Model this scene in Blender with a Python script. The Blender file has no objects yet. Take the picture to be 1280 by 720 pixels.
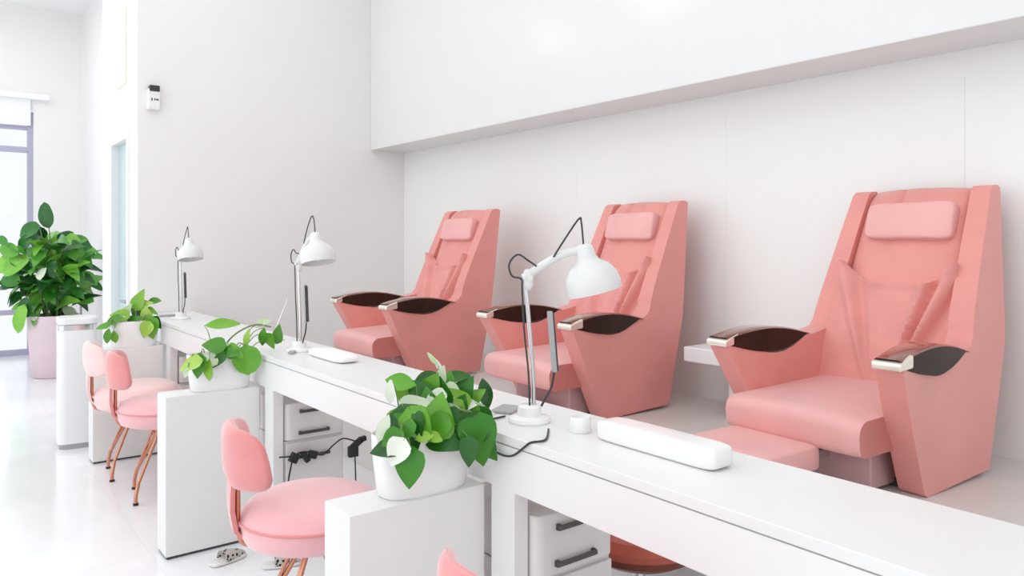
import bpy, bmesh, math, random
from math import sin, cos, pi, radians, atan2, sqrt
from mathutils import Vector, Matrix, Euler
random.seed(7)
S = bpy.context.scene
COL = S.collection

# ------------------------------------------------------------------ camera
EYE = 1.4
FPX = 941.0
YAW = radians(38)
cd = bpy.data.cameras.new('camera')
cam = bpy.data.objects.new('camera', cd)
COL.objects.link(cam)
cam.location = (0, 0, EYE)
cam.rotation_euler = (radians(90), 0, -YAW)
cd.sensor_width = 36
cd.lens = FPX / 1280 * 36
cd.shift_y = -58 / 1280
cd.clip_start = 0.05
S.camera = cam
FW = (sin(YAW), cos(YAW)); RT = (cos(YAW), -sin(YAW))
def at(px, py, Y):
    """surveyed point on the vertical plane Y=const"""
    a = (px - 640) / FPX
    rx, ry, rz = FW[0] + a * RT[0], FW[1] + a * RT[1], -(py - 302) / FPX
    t = Y / ry
    return Vector((rx * t, Y, EYE + rz * t))

# ------------------------------------------------------------------ materials
def srgb(r, g, b):
    f = lambda c: (c / 255 / 12.92) if c / 255 <= 0.04045 else ((c / 255 + 0.055) / 1.055) ** 2.4
    return (f(r), f(g), f(b), 1)
def mat(name, col, rough=0.5, metal=0.0, spec=0.5, sheen=0.0, coat=0.0, var=0.0, scale=8.0, bump=0.0, bscale=200.0, alpha=1.0, trans=0.0, island=None):
    m = bpy.data.materials.new(name)
    m.use_nodes = True
    nt = m.node_tree
    b = nt.nodes['Principled BSDF']
    b.inputs['Roughness'].default_value = rough
    b.inputs['Metallic'].default_value = metal
    b.inputs['Specular IOR Level'].default_value = spec
    b.inputs['Sheen Weight'].default_value = sheen
    b.inputs['Coat Weight'].default_value = coat
    b.inputs['Transmission Weight'].default_value = trans
    tc = nt.nodes.new('ShaderNodeTexCoord')
    no = nt.nodes.new('ShaderNodeTexNoise')
    no.inputs['Scale'].default_value = scale
    no.inputs['Detail'].default_value = 4
    nt.links.new(tc.outputs['Object'], no.inputs['Vector'])
    rp = nt.nodes.new('ShaderNodeValToRGB')
    lo = tuple(c * (1 - var) for c in col[:3]) + (1,)
    hi = tuple(min(1, c * (1 + var)) for c in col[:3]) + (1,)
    rp.color_ramp.elements[0].color = lo
    rp.color_ramp.elements[1].color = hi
    rp.color_ramp.elements[0].position = 0.3
    rp.color_ramp.elements[1].position = 0.7
    if island:
        g = nt.nodes.new('ShaderNodeNewGeometry')
        ad = nt.nodes.new('ShaderNodeMath'); ad.operation = 'MULTIPLY_ADD'
        ad.inputs[1].default_value = 0.35; ad.inputs[2].default_value = -0.17
        nt.links.new(no.outputs['Fac'], ad.inputs[0])
        a2 = nt.nodes.new('ShaderNodeMath'); a2.operation = 'ADD'
        nt.links.new(g.outputs['Random Per Island'], a2.inputs[0])
        nt.links.new(ad.outputs[0], a2.inputs[1])
        nt.links.new(a2.outputs[0], rp.inputs['Fac'])
        while len(rp.color_ramp.elements) > 1:
            rp.color_ramp.elements.remove(rp.color_ramp.elements[-1])
        for i, (p, c) in enumerate(island):
            e = rp.color_ramp.elements[0] if i == 0 else rp.color_ramp.elements.new(p)
            e.position = p; e.color = c
    else:
        nt.links.new(no.outputs['Fac'], rp.inputs['Fac'])
    nt.links.new(rp.outputs['Color'], b.inputs['Base Color'])
    if bump > 0:
        n2 = nt.nodes.new('ShaderNodeTexNoise'); n2.inputs['Scale'].default_value = bscale
        n2.inputs['Detail'].default_value = 3
        nt.links.new(tc.outputs['Object'], n2.inputs['Vector'])
        bp = nt.nodes.new('ShaderNodeBump'); bp.inputs['Strength'].default_value = bump
        bp.inputs['Distance'].default_value = 0.002
        nt.links.new(n2.outputs['Fac'], bp.inputs['Height'])
        nt.links.new(bp.outputs['Normal'], b.inputs['Normal'])
    return m
M = {}
M['wall'] = mat('wall_paint', srgb(240, 238, 238), 0.55, var=0.006, scale=1.5, bump=0.05, bscale=60)
M['wall_slab'] = mat('wall_panel_gloss', srgb(243, 242, 241), 0.32, var=0.006, scale=1.2)
M['soffit'] = mat('soffit_gloss', srgb(230, 230, 230), 0.16, var=0.004, scale=1.0)
M['ceiling'] = mat('ceiling_paint', srgb(245, 245, 245), 0.7, var=0.005, scale=1.5)
M['white'] = mat('white_lacquer', srgb(238, 238, 239), 0.3, var=0.006, scale=3)
M['white_top'] = mat('white_worktop', srgb(235, 235, 235), 0.28, var=0.012, scale=5)
M['panel_white'] = mat('divider_lacquer', srgb(235, 234, 233), 0.38, var=0.008, scale=3)
M['line'] = mat('grey_edge', srgb(170, 174, 176), 0.5, var=0.02)
M['shadow_gap'] = mat('dark_plinth', srgb(70, 72, 74), 0.6, var=0.05)
M['platform'] = mat('platform_stone', srgb(222, 220, 218), 0.35, var=0.05, scale=3)
M['pedi'] = mat('pink_upholstery', srgb(230, 151, 144), 0.42, sheen=0.25, var=0.05, scale=5, bump=0.15, bscale=350)
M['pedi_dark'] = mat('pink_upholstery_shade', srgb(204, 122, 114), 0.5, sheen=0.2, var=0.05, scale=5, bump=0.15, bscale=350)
M['seatpink'] = mat('pale_pink_upholstery', srgb(236, 176, 173), 0.4, sheen=0.2, var=0.04, scale=5, bump=0.12, bscale=350)
M['cloth'] = mat('pink_drape', srgb(229, 153, 147), 0.65, sheen=0.4, var=0.06, scale=9, bump=0.25, bscale=250)
M['mauve'] = mat('mauve_base', srgb(206, 170, 174), 0.5, var=0.03)
M['wood'] = mat('dark_walnut', srgb(46, 24, 16), 0.42, spec=0.3, var=0.35, scale=14)
M['woodtop'] = mat('walnut_top', srgb(122, 62, 42), 0.12, coat=0.8, var=0.25, scale=14)
M['chrome'] = mat('chrome', srgb(215, 216, 218), 0.15, metal=1.0, var=0.02)
M['satin'] = mat('satin_white_metal', srgb(226, 226, 226), 0.3, var=0.02, scale=20)
M['cap'] = mat('polished_cap', srgb(244, 236, 224), 0.15, metal=0.6, var=0.04, scale=30)
M['velvet'] = mat('pink_velvet', srgb(226, 140, 140), 0.75, sheen=0.8, var=0.05, scale=8, bump=0.2, bscale=300)
M['velvetseat'] = mat('pale_pink_velvet', srgb(244, 184, 190), 0.75, sheen=0.8, var=0.04, scale=8, bump=0.2, bscale=300)
M['velvetpale'] = mat('faded_pink_velvet', srgb(246, 212, 210), 0.75, sheen=0.6, var=0.04, scale=8)
M['copper'] = mat('rose_gold', srgb(204, 144, 118), 0.25, metal=1.0, var=0.08, scale=12)
M['black'] = mat('black_rubber', srgb(32, 32, 34), 0.5, var=0.1)
M['cable'] = mat('cable_black', srgb(52, 52, 54), 0.45, var=0.06)
M['handle'] = mat('grey_handle', srgb(98, 94, 92), 0.3, metal=0.7, var=0.05)
M['cabinet'] = mat('cabinet_white', srgb(230, 227, 226), 0.35, var=0.01)
M['ceramic'] = mat('white_ceramic', srgb(243, 242, 242), 0.18, var=0.008)
M['pinkpot'] = mat('blush_planter', srgb(228, 206, 214), 0.45, var=0.04, scale=3)
M['soil'] = mat('soil', srgb(58, 44, 34), 0.95, var=0.4, scale=60, bump=0.6, bscale=80)
M['stem'] = mat('plant_stem', srgb(120, 140, 84), 0.5, var=0.15, scale=20)
M['leaf'] = mat('leaf_deep', srgb(60, 130, 30), 0.32, island=[(0.0, srgb(22, 78, 16)), (0.45, srgb(46, 124, 20)), (0.8, srgb(84, 158, 34)), (1.0, srgb(116, 178, 56))])
M['leaf_light'] = mat('leaf_light', srgb(110, 170, 40), 0.35, island=[(0.0, srgb(60, 132, 26)), (0.4, srgb(104, 166, 38)), (0.8, srgb(146, 192, 62)), (1.0, srgb(178, 210, 104))])
M['leaf_var'] = mat('leaf_variegated', srgb(214, 226, 200), 0.4, island=[(0.0, srgb(176, 204, 150)), (0.5, srgb(212, 224, 198)), (1.0, srgb(234, 238, 228))])
M['leaf_big'] = mat('leaf_fiddle', srgb(50, 110, 40), 0.3, island=[(0.0, srgb(22, 70, 30)), (0.35, srgb(44, 116, 42)), (0.7, srgb(82, 160, 54)), (1.0, srgb(140, 204, 76))])
M['frame'] = mat('window_frame', srgb(178, 176, 198), 0.4, var=0.02)
M['blind'] = mat('roller_blind', srgb(244, 244, 246), 0.7, var=0.01)
M['frost'] = mat('frosted_glass', srgb(208, 230, 232), 0.25, var=0.02, scale=1.5, trans=0.25)
M['cream'] = mat('cream_glow', srgb(246, 238, 222), 0.6, var=0.01)
M['darkplastic'] = mat('dark_plastic', srgb(60, 52, 50), 0.3, var=0.1)
M['greyplastic'] = mat('grey_plastic', srgb(168, 168, 170), 0.35, var=0.03)
M['towel'] = mat('white_towel', srgb(246, 245, 245), 0.9, sheen=0.3, var=0.02, scale=40, bump=0.4, bscale=250)
M['stoolred'] = mat('brick_pink_shell', srgb(176, 84, 66), 0.4, var=0.08, scale=6)
M['stooldark'] = mat('dark_russet_shell', srgb(112, 46, 28), 0.4, var=0.12, scale=6)

def floor_mat():
    m = bpy.data.materials.new('polished_white_floor'); m.use_nodes = True
    nt = m.node_tree; b = nt.nodes['Principled BSDF']
    tc = nt.nodes.new('ShaderNodeTexCoord')
    n = nt.nodes.new('ShaderNodeTexNoise'); n.inputs['Scale'].default_value = 1.1; n.inputs['Detail'].default_value = 8
    n.inputs['Distortion'].default_value = 1.2
    nt.links.new(tc.outputs['Object'], n.inputs['Vector'])
    r = nt.nodes.new('ShaderNodeValToRGB')
    r.color_ramp.elements[0].position = 0.35; r.color_ramp.elements[0].color = srgb(238, 238, 242)
    r.color_ramp.elements[1].position = 0.6; r.color_ramp.elements[1].color = srgb(248, 248, 251)
    nt.links.new(n.outputs['Fac'], r.inputs['Fac'])
    br = nt.nodes.new('ShaderNodeTexBrick')
    br.offset = 0; br.inputs['Scale'].default_value = 1.0
    br.inputs['Brick Width'].default_value = 0.8; br.inputs['Row Height'].default_value = 0.8
    br.inputs['Mortar Size'].default_value = 0.0025; br.inputs['Mortar Smooth'].default_value = 0.4
    br.inputs['Mortar'].default_value = srgb(236, 236, 239)
    nt.links.new(tc.outputs['Object'], br.inputs['Vector'])
    nt.links.new(r.outputs['Color'], br.inputs['Color1']); nt.links.new(r.outputs['Color'], br.inputs['Color2'])
    nt.links.new(br.outputs['Color'], b.inputs['Base Color'])
    b.inputs['Roughness'].default_value = 0.16
    return m
M['floor'] = floor_mat()
def glass_mat():
    m = bpy.data.materials.new('clear_glass'); m.use_nodes = True
    nt = m.node_tree; b = nt.nodes['Principled BSDF']
    b.inputs['Base Color'].default_value = (0.97, 0.98, 1, 1); b.inputs['Roughness'].default_value = 0.02
    out = nt.nodes['Material Output']
    tr = nt.nodes.new('ShaderNodeBsdfTransparent'); tr.inputs['Color'].default_value = (0.97, 0.97, 1, 1)
    gl = nt.nodes.new('ShaderNodeBsdfGlossy'); gl.inputs['Roughness'].default_value = 0.03
    lw = nt.nodes.new('ShaderNodeLayerWeight'); lw.inputs['Blend'].default_value = 0.2
    mx = nt.nodes.new('ShaderNodeMixShader')
    nt.links.new(lw.outputs['Fresnel'], mx.inputs['Fac'])
    nt.links.new(tr.outputs[0], mx.inputs[1]); nt.links.new(gl.outputs[0], mx.inputs[2])
    nt.links.new(mx.outputs[0], out.inputs['Surface'])
    return m
M['glass'] = glass_mat()
def leopard_mat():
    m = bpy.data.materials.new('spotted_fabric'); m.use_nodes = True
    nt = m.node_tree; b = nt.nodes['Principled BSDF']
    tc = nt.nodes.new('ShaderNodeTexCoord')
    v = nt.nodes.new('ShaderNodeTexVoronoi'); v.inputs['Scale'].default_value = 70
    nt.links.new(tc.outputs['Object'], v.inputs['Vector'])
    r = nt.nodes.new('ShaderNodeValToRGB'); r.color_ramp.interpolation = 'CONSTANT'
    r.color_ramp.elements[0].color = srgb(48, 40, 40)
    r.color_ramp.elements[1].position = 0.38; r.color_ramp.elements[1].color = srgb(232, 226, 222)
    nt.links.new(v.outputs['Distance'], r.inputs['Fac']); nt.links.new(r.outputs['Color'], b.inputs['Base Color'])
    b.inputs['Roughness'].default_value = 0.6
    return m
M['leopard'] = leopard_mat()
def emit_mat(name, col, s):
    m = bpy.data.materials.new(name); m.use_nodes = True
    b = m.node_tree.nodes['Principled BSDF']
    b.inputs['Base Color'].default_value = (0.9, 0.9, 0.9, 1)
    b.inputs['Emission Color'].default_value = col
    b.inputs['Emission Strength'].default_value = s
    return m
M['lightpanel'] = emit_mat('ceiling_light_diffuser', (0.98, 1, 0.98, 1), 4.5)

# ------------------------------------------------------------------ mesh helpers
def link(name, bm, m, parent=None, smooth=True, bevel=0.0, seg=3, sub=0, angle=40):
    bmesh.ops.recalc_face_normals(bm, faces=bm.faces[:])
    me = bpy.data.meshes.new(name)
    bm.to_mesh(me); bm.free()
    o = bpy.data.objects.new(name, me); COL.objects.link(o)
    for mm in (m if isinstance(m, (list, tuple)) else [m]):
        me.materials.append(mm)
    if parent: o.parent = parent
    if smooth:
        for p in me.polygons: p.use_smooth = True
        me.set_sharp_from_angle(angle=radians(angle))
    if bevel:
        b = o.modifiers.new('bevel', 'BEVEL'); b.width = bevel; b.segments = seg
        b.limit_method = 'ANGLE'; b.angle_limit = radians(35)
        for p in me.polygons: p.use_smooth = True
        me.set_sharp_from_angle(angle=radians(180))
        w = o.modifiers.new('wn', 'WEIGHTED_NORMAL'); w.keep_sharp = True
    if sub:
        s = o.modifiers.new('sub', 'SUBSURF'); s.levels = sub; s.render_levels = sub
    return o
def tag(o, label=None, cat=None, group=None, kind=None):
    if label: o['label'] = label
    if cat: o['category'] = cat
    if group: o['group'] = group
    if kind: o['kind'] = kind
    return o
def thing(name, label, cat, loc=(0, 0, 0), rz=0.0, group=None):
    o = bpy.data.objects.new(name, None); COL.objects.link(o)
    o.empty_display_size = 0.1
    o.location = loc; o.rotation_euler = (0, 0, rz)
    return tag(o, label, cat, group)
def dup(root, loc, rz, label, group=None):
    r = root.copy(); COL.objects.link(r); r.location = loc; r.rotation_euler = (0, 0, rz); r['label'] = label
    if group: r['group'] = group
    for ch in list(root.children):
        c = ch.copy(); COL.objects.link(c); c.parent = r
        for g in list(ch.children):
            d = g.copy(); COL.objects.link(d); d.parent = c
    return r
def box(bm, x0, x1, y0, y1, z0, z1):
    vs = [bm.verts.new((x, y, z)) for z in (z0, z1) for y in (y0, y1) for x in (x0, x1)]
    for f in ((0, 1, 3, 2), (4, 6, 7, 5), (0, 4, 5, 1), (2, 3, 7, 6), (0, 2, 6, 4), (1, 5, 7, 3)):
        bm.faces.new([vs[i] for i in f])
    return vs
def B(*a):
    bm = bmesh.new(); box(bm, *a); return bm
def catmull(pts, n=6):
    P = [Vector(p) for p in pts]
    if len(P) < 3: return P
    out = []
    for i in range(len(P) - 1):
        p0 = P[max(i - 1, 0)]; p1 = P[i]; p2 = P[i + 1]; p3 = P[min(i + 2, len(P) - 1)]
        for k in range(n):
            t = k / n
            out.append(0.5 * ((2 * p1) + (p2 - p0) * t + (2 * p0 - 5 * p1 + 4 * p2 - p3) * t * t + (3 * p1 - p0 - 3 * p2 + p3) * t ** 3))
    out.append(P[-1]); return out
def tube(bm, pts, r, sides=10, smooth=True, mi=0, n=6):
    P = catmull(pts, n) if smooth else [Vector(p) for p in pts]
    rs = r if isinstance(r, (list, tuple)) else None
    rings = []; prev = None
    for i, p in enumerate(P):
        d = (P[min(i + 1, len(P) - 1)] - P[max(i - 1, 0)]).normalized()
        if prev is None:
            u = d.orthogonal().normalized()
        else:
            u = (prev - d * prev.dot(d))
            u = u.normalized() if u.length > 1e-6 else d.orthogonal().normalized()
        prev = u; v = d.cross(u)
        rr = r if rs is None else rs[0] + (rs[1] - rs[0]) * i / (len(P) - 1)
        rings.append([bm.verts.new(p + (u * cos(2 * pi * k / sides) + v * sin(2 * pi * k / sides)) * rr) for k in range(sides)])
    for a, b in zip(rings, rings[1:]):
        for k in range(sides):
            f = bm.faces.new((a[k], a[(k + 1) % sides], b[(k + 1) % sides], b[k])); f.material_index = mi
    for rg in (rings[0][::-1], rings[-1]):
        f = bm.faces.new(rg); f.material_index = mi
def lathe(bm, prof, c=(0, 0, 0), seg=32, mat4=None, sx=1.0, sy=1.0):
    """prof: list of (r,z); closed at r=0 ends"""
    rings = []
    for r, z in prof:
        if r < 1e-6:
            rings.append([bm.verts.new((c[0], c[1], c[2] + z))])
        else:
            rings.append([bm.verts.new((c[0] + r * sx * cos(2 * pi * k / seg), c[1] + r * sy * sin(2 * pi * k / seg), c[2] + z)) for k in range(seg)])
    for a, b in zip(rings, rings[1:]):
        for k in range(seg):
            k2 = (k + 1) % seg
            if len(a) == 1 and len(b) == 1: continue
            if len(a) == 1: bm.faces.new((a[0], b[k2], b[k]))
            elif len(b) == 1: bm.faces.new((a[k], a[k2], b[0]))
            else: bm.faces.new((a[k], a[k2], b[k2], b[k]))
    vs = [v for rg in rings for v in rg]
    if mat4 is not None:
        for v in vs: v.co = mat4 @ v.co
    return vs
def prism(bm, poly, y0f, y1f):
    """poly in (x,z); y from functions of z"""
    a = [bm.verts.new((x, y0f(z), z)) for x, z in poly]
    b = [bm.verts.new((x, y1f(z), z)) for x, z in poly]
    n = len(poly)
    bm.faces.new(a); bm.faces.new(b[::-1])
    for i in range(n):
        bm.faces.new((a[i], b[i], b[(i + 1) % n], a[(i + 1) % n]))
def superbox(bm, sx, sy, sz, c=(0, 0, 0), e=0.35, nu=28, nv=14, M4=None):
    """soft cushion: superellipsoid with half sizes"""
    sg = lambda w, p: math.copysign(abs(w) ** p, w)
    rings = []
    for j in range(nv + 1):
        v = -pi / 2 + pi * j / nv
        if j in (0, nv):
            rings.append([bm.verts.new((0, 0, sg(sin(v), e) * sz))])
        else:
            rings.append([bm.verts.new((sg(cos(v), e) * sg(cos(2 * pi * k / nu), e) * sx, sg(cos(v), e) * sg(sin(2 * pi * k / nu), e) * sy, sg(sin(v), e) * sz)) for k in range(nu)])
    for a, b in zip(rings, rings[1:]):
        for k in range(nu):
            k2 = (k + 1) % nu
            if len(a) == 1: bm.faces.new((a[0], b[k2], b[k]))
            elif len(b) == 1: bm.faces.new((a[k], a[k2], b[0]))
            else: bm.faces.new((a[k], a[k2], b[k2], b[k]))
    for rg in rings:
        for v in rg:
            v.co = (M4 @ v.co if M4 else v.co) + Vector(c)
def grid_sheet(bm, fn, nu, nv, thick=None, nrm=None):
    g = [[bm.verts.new(fn(i / nu, j / nv)) for j in range(nv + 1)] for i in range(nu + 1)]
    for i in range(nu):
        for j in range(nv):
            bm.faces.new((g[i][j], g[i + 1][j], g[i + 1][j + 1], g[i][j + 1]))
    return g

# ------------------------------------------------------------------ room
WX = 3.46          # pedicure wall
WY = 6.03          # end wall behind the lamps
CX = 1.233         # its free corner
FY = 11.0          # far front wall with the window
CZ = 4.3
def struct(name, bm, m, parent=None, **k):
    o = link(name, bm, m, parent, **k)
    if parent is None: o['kind'] = 'structure'
    return o
struct('floor', B(-5, 4.2, -4, FY + 0.2, -0.1, 0), M['floor'], smooth=False)
struct('ceiling', B(-5, 4.2, -4, FY + 0.2, CZ, CZ + 0.1), M['ceiling'], smooth=False)
bm = bmesh.new()
ys = [-4, -2.274, -1.074, 0.126, 1.326, 2.526, 3.726, 4.926, WY]
for a, b in zip(ys, ys[1:]):
    box(bm, WX, WX + 0.1, a + 0.0004, b - 0.0004, 0, 2.10)
box(bm, WX + 0.004, WX + 0.2, -4, WY, 0, CZ)
struct('wall_right', bm, M['wall_slab'], smooth=False)
bm = B(3.12, WX + 0.05, -4, WY, 2.21, CZ)
struct('trim_1', bm, M['soffit'], bevel=0.006)
struct('wall_back', B(CX, WX + 0.2, WY, WY + 0.16, 0, CZ), M['wall'], smooth=False)
# return wall with the frosted door opening
DY0, DY1, DZ = 6.30, 6.98, 2.25
bm = bmesh.new()
box(bm, CX, CX + 0.15, WY + 0.16, DY0, 0, CZ)
box(bm, CX, CX + 0.15, DY1, 7.4, 0, CZ)
box(bm, CX, CX + 0.15, DY0, DY1, DZ, CZ)
box(bm, CX + 0.15, 1.75, 7.3, 7.4, 0, CZ)
struct('wall_passage', bm, M['wall'], smooth=False)
struct('wall_side', B(1.6, 1.75, 7.4, FY, 0, CZ), M['wall'], smooth=False)
d = thing('door_1', None, None, (CX, DY0, 0)); d['kind'] = 'structure'
bm = bmesh.new(); w = DY1 - DY0
box(bm, -0.015, 0.12, 0, 0.05, 0, DZ); box(bm, -0.015, 0.12, w - 0.05, w, 0, DZ); box(bm, -0.015, 0.12, 0.05, w - 0.05, DZ - 0.06, DZ)
link('door_frame', bm, M['white'], d, smooth=False)
bm = B(0.04, 0.07, 0.05, w - 0.05, 0.01, DZ - 0.06)
link('door_leaf', bm, M['frost'], d, smooth=False)
bm = bmesh.new(); tube(bm, [(0.0, 0.12, 0.93), (0.0, 0.30, 0.93)], 0.012, smooth=False)
tube(bm, [(0.0, 0.12, 0.93), (0.045, 0.12, 0.93)], 0.008, smooth=False); tube(bm, [(0.0, 0.30, 0.93), (0.045, 0.30, 0.93)], 0.008, smooth=False)
link('door_handle', bm, M['greyplastic'], d)
# far wall with window
WX1 = 1.07; WZ1 = 3.0
bm = bmesh.new()
box(bm, WX1, 1.75, FY, FY + 0.15, 0, CZ)
box(bm, -5, WX1, FY, FY + 0.15, WZ1, CZ)
struct('wall_far', bm, M['wall'], smooth=False)
wn = thing('window_1', None, None, (WX1, FY, 0)); wn['kind'] = 'structure'
bm = bmesh.new()
for xx in (-0.06, -1.1, -2.2, -3.3, -4.4, -5.4):
    box(bm, xx, xx + 0.06, 0.02, 0.10, 0, WZ1)
for z0, z1 in ((0, 0.07), (0.50, 0.56), (2.50, 2.57), (2.78, 2.83), (WZ1 - 0.05, WZ1)):
    box(bm, -5.4, 0, 0.03, 0.09, z0, z1)
link('window_frame', bm, M['frame'], wn, smooth=False)
link('window_pane', B(-5.4, 0, 0.055, 0.063, 0.0, WZ1), M['glass'], wn, smooth=False)
bm = bmesh.new(); box(bm, -5.4, -0.03, -0.03, -0.015, 2.83, WZ1 + 0.18); box(bm, -5.4, 0.16, -0.10, 0.0, WZ1 + 0.15, WZ1 + 0.22)
link('roller_blind', bm, M['blind'], wn, bevel=0.01)
M['bounce_cut_wall'] = mat('bounce_cut_grey', srgb(205, 206, 206), 0.6, var=0.02)  # unseen rear wall greyed to cut its bounce into the room
struct('unseen_wall_rear', B(-5, 4.2, -4.1, -4, 0, CZ), M['bounce_cut_wall'], smooth=False)
# raised platform for the pedicure chairs
PZ = 0.525
bm = bmesh.new(); box(bm, 2.15, WX, -3.9, WY, 0, PZ)
struct('platform', bm, M['platform'], smooth=False)
struct('baseboard_back', B(CX, 2.15, WY - 0.012, WY, 0, 0.08), M['white'], smooth=False)
struct('baseboard_side', B(1.588, 1.6, 7.4, FY, 0, 0.08), M['white'], smooth=False)
# recessed ceiling lights over the walkway
for y in (-1.2, 1.3, 3.8, 6.2, 8.7):
    t = thing('ceiling_light', {-1.2: 'flush ceiling light panel over the walkway, behind the camera', 1.3: 'flush ceiling light panel over the walkway by the nearest counter station', 3.8: 'flush ceiling light panel over the walkway by the middle counter station', 6.2: 'flush ceiling light panel over the walkway by the end of the counter', 8.7: 'flush ceiling light panel over the walkway near the far window'}[y], 'ceiling light', (-0.85, y, CZ), 0, 'flush ceiling lights over the walkway')
    bm = bmesh.new()
    for a in ((-0.24, 0.24, -0.34, -0.30), (-0.24, 0.24, 0.30, 0.34), (-0.24, -0.20, -0.30, 0.30), (0.20, 0.24, -0.30, 0.30)):
        box(bm, *a, -0.025, 0)
    link('light_frame', bm, M['white'], t, smooth=False)
    link('diffuser', B(-0.2, 0.2, -0.3, 0.3, -0.015, -0.002), M['lightpanel'], t, smooth=False)

# added cream slab, a warm glow painted high on the passage wall
o = link('wall_slab', B(CX - 0.012, CX, 6.42, 6.75, 2.62, 3.22), M['cream'], bevel=0.004)  # added slab, there only to carry the painted glow
tag(o, 'tall cream patch of painted warm glow, high on the white wall above the frosted door', 'painted glow')
# sensor on end wall
t = thing('wall_sensor', 'small white wall-mounted sensor with a dark top, high on the end wall', 'sensor', (1.335, WY, 2.46))
link('housing', B(-0.045, 0.045, -0.05, 0, -0.09, 0.065), M['white'], t, bevel=0.012)
link('lens', B(-0.032, 0.038, -0.058, 0.0, 0.045, 0.09), M['darkplastic'], t, bevel=0.006)
bm = bmesh.new(); box(bm, -0.02, -0.012, -0.0515, -0.05, -0.025, -0.005)
for x in (0.0, 0.012, 0.022): box(bm, x, x + 0.008, -0.0515, -0.05, -0.02, -0.008)
link('mark', bm, M['darkplastic'], t, smooth=False)

# ------------------------------------------------------------------ counter
DX0, DX1, DH, AZ = 1.255, 1.615, 0.87, 0.72
t = thing('nail_counter', 'long narrow white manicure counter running the length of the room', 'counter', (0, 0, 0))
link('worktop', B(DX0, DX1, -1.2, WY - 0.006, DH - 0.026, DH), M['white_top'], t, bevel=0.002, seg=2)
link('apron', B(DX0 + 0.002, DX0 + 0.024, -1.2, WY - 0.006, AZ, DH - 0.0295), M['white'], t, smooth=False)
link('edge_strip', B(DX0 + 0.006, DX0 + 0.03, -1.2, WY - 0.006, DH - 0.0295, DH - 0.026), M['line'], t, smooth=False)
link('rear_rail', B(DX1 - 0.03, DX1 - 0.01, -1.2, WY - 0.006, 0.78, DH - 0.026), M['white'], t, smooth=False)
STY = [1.60, 3.385, 5.215]
for y in STY + [-0.2]:
    link('post', B(DX0 + 0.004, DX0 + 0.05, y, y + 0.105, 0, AZ), M['white'], t, smooth=False)
    link('post', B(DX1 - 0.06, DX1 - 0.014, y + 0.42, y + 0.525, 0, 0.78), M['white'], t, smooth=False)

PY = [1.725, 3.535, 5.345]
PN = ['white divider panel nearest the camera, carrying the fullest plant', 'middle one of the three white divider panels, carrying a sparse plant', 'white divider panel farthest away, beside the end of the counter']
for y, lb in zip(PY, PN):
    t = thing('divider_panel', lb, 'divider', (0, y, 0), 0, 'white divider panels between counter stations')
    link('panel', B(0.835, 1.25, 0, 0.15, 0.012, 0.715), M['panel_white'], t, bevel=0.003, seg=2)
    link('plinth', B(0.842, 1.246, 0.006, 0.144, 0, 0.012), M['shadow_gap'], t, smooth=False)

# ------------------------------------------------------------------ drawer cabinets under the counter
def rbox_plan(bm, x0, x1, y0, y1, z0, z1, r, n=6):
    pts = []
    for cx_, cy_, a0 in ((x1 - r, y1 - r, 0), (x0 + r, y1 - r, 90), (x0 + r, y0 + r, 180), (x1 - r, y0 + r, 270)):
        for k in range(n + 1):
            a = radians(a0 + 90 * k / n); pts.append((cx_ + r * cos(a), cy_ + r * sin(a)))
    a = [bm.verts.new((x, y, z0)) for x, y in pts]; b = [bm.verts.new((x, y, z1)) for x, y in pts]
    bm.faces.new(a[::-1]); bm.faces.new(b)
    for i in range(len(pts)):
        bm.faces.new((a[i], a[(i + 1) % len(pts)], b[(i + 1) % len(pts)], b[i]))
def cabinet():
    t = thing('drawer_cabinet', '', 'cabinet', (0, 0, 0), 0, 'white drawer cabinets under the counter')
    bm = bmesh.new(); rbox_plan(bm, 0, 0.30, 0.012, 0.36, 0.05, 0.472, 0.012)
    link('carcass', bm, M['cabinet'], t)
    d = link('drawer', B(0.006, 0.294, 0.0, 0.014, 0.20, 0.462), M['cabinet'], t, bevel=0.004)
    def hnd(z, x0, x1, par, m=M['handle']):
        bm = bmesh.new(); box(bm, x0, x1, -0.016, -0.008, z - 0.007, z + 0.007)
        for x in (x0, x1 - 0.012): box(bm, x, x + 0.012, -0.01, 0.005, z - 0.009, z + 0.009)
        link('handle', bm, m, par, bevel=0.002, seg=2)
    hnd(0.395, 0.06, 0.22, d)
    d = link('drawer', B(0.006, 0.294, 0.0, 0.014, 0.06, 0.194), M['cabinet'], t, bevel=0.004)
    hnd(0.15, 0.07, 0.22, d)
    bm = bmesh.new(); rbox_plan(bm, 0, 0.30, -0.005, 0.34, 0.476, 0.648, 0.03)
    d = link('top_drawer', bm, M['cabinet'], t, bevel=0.006)
    for z, x0, x1 in ((0.608, 0.07, 0.16), (0.508, 0.065, 0.215)):
        bm = bmesh.new(); box(bm, x0, x1, -0.022, -0.014, z - 0.007, z + 0.007)
        for x in (x0, x1 - 0.012): box(bm, x, x + 0.012, -0.016, -0.002, z - 0.009, z + 0.009)
        link('handle', bm, M['handle'], d, bevel=0.002, seg=2)
    for x in (0.04, 0.26):
        for y in (0.05, 0.32):
            bm = bmesh.new(); lathe(bm, [(0, -0.012), (0.022, -0.012), (0.025, 0), (0.022, 0.012), (0, 0.012)], seg=16, mat4=Matrix.Translation((x, y, 0.025)) @ Matrix.Rotation(pi / 2, 4, 'Y'))
            box(bm, x - 0.014, x + 0.014, y - 0.01, y + 0.01, 0.03, 0.052)
            link('caster', bm, M['black'], t)
    return t
cab0 = cabinet()
cab0.location = (1.312, 1.575, 0)
cab0['label'] = 'white drawer cabinet under the counter at the nearest divider panel'
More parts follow.
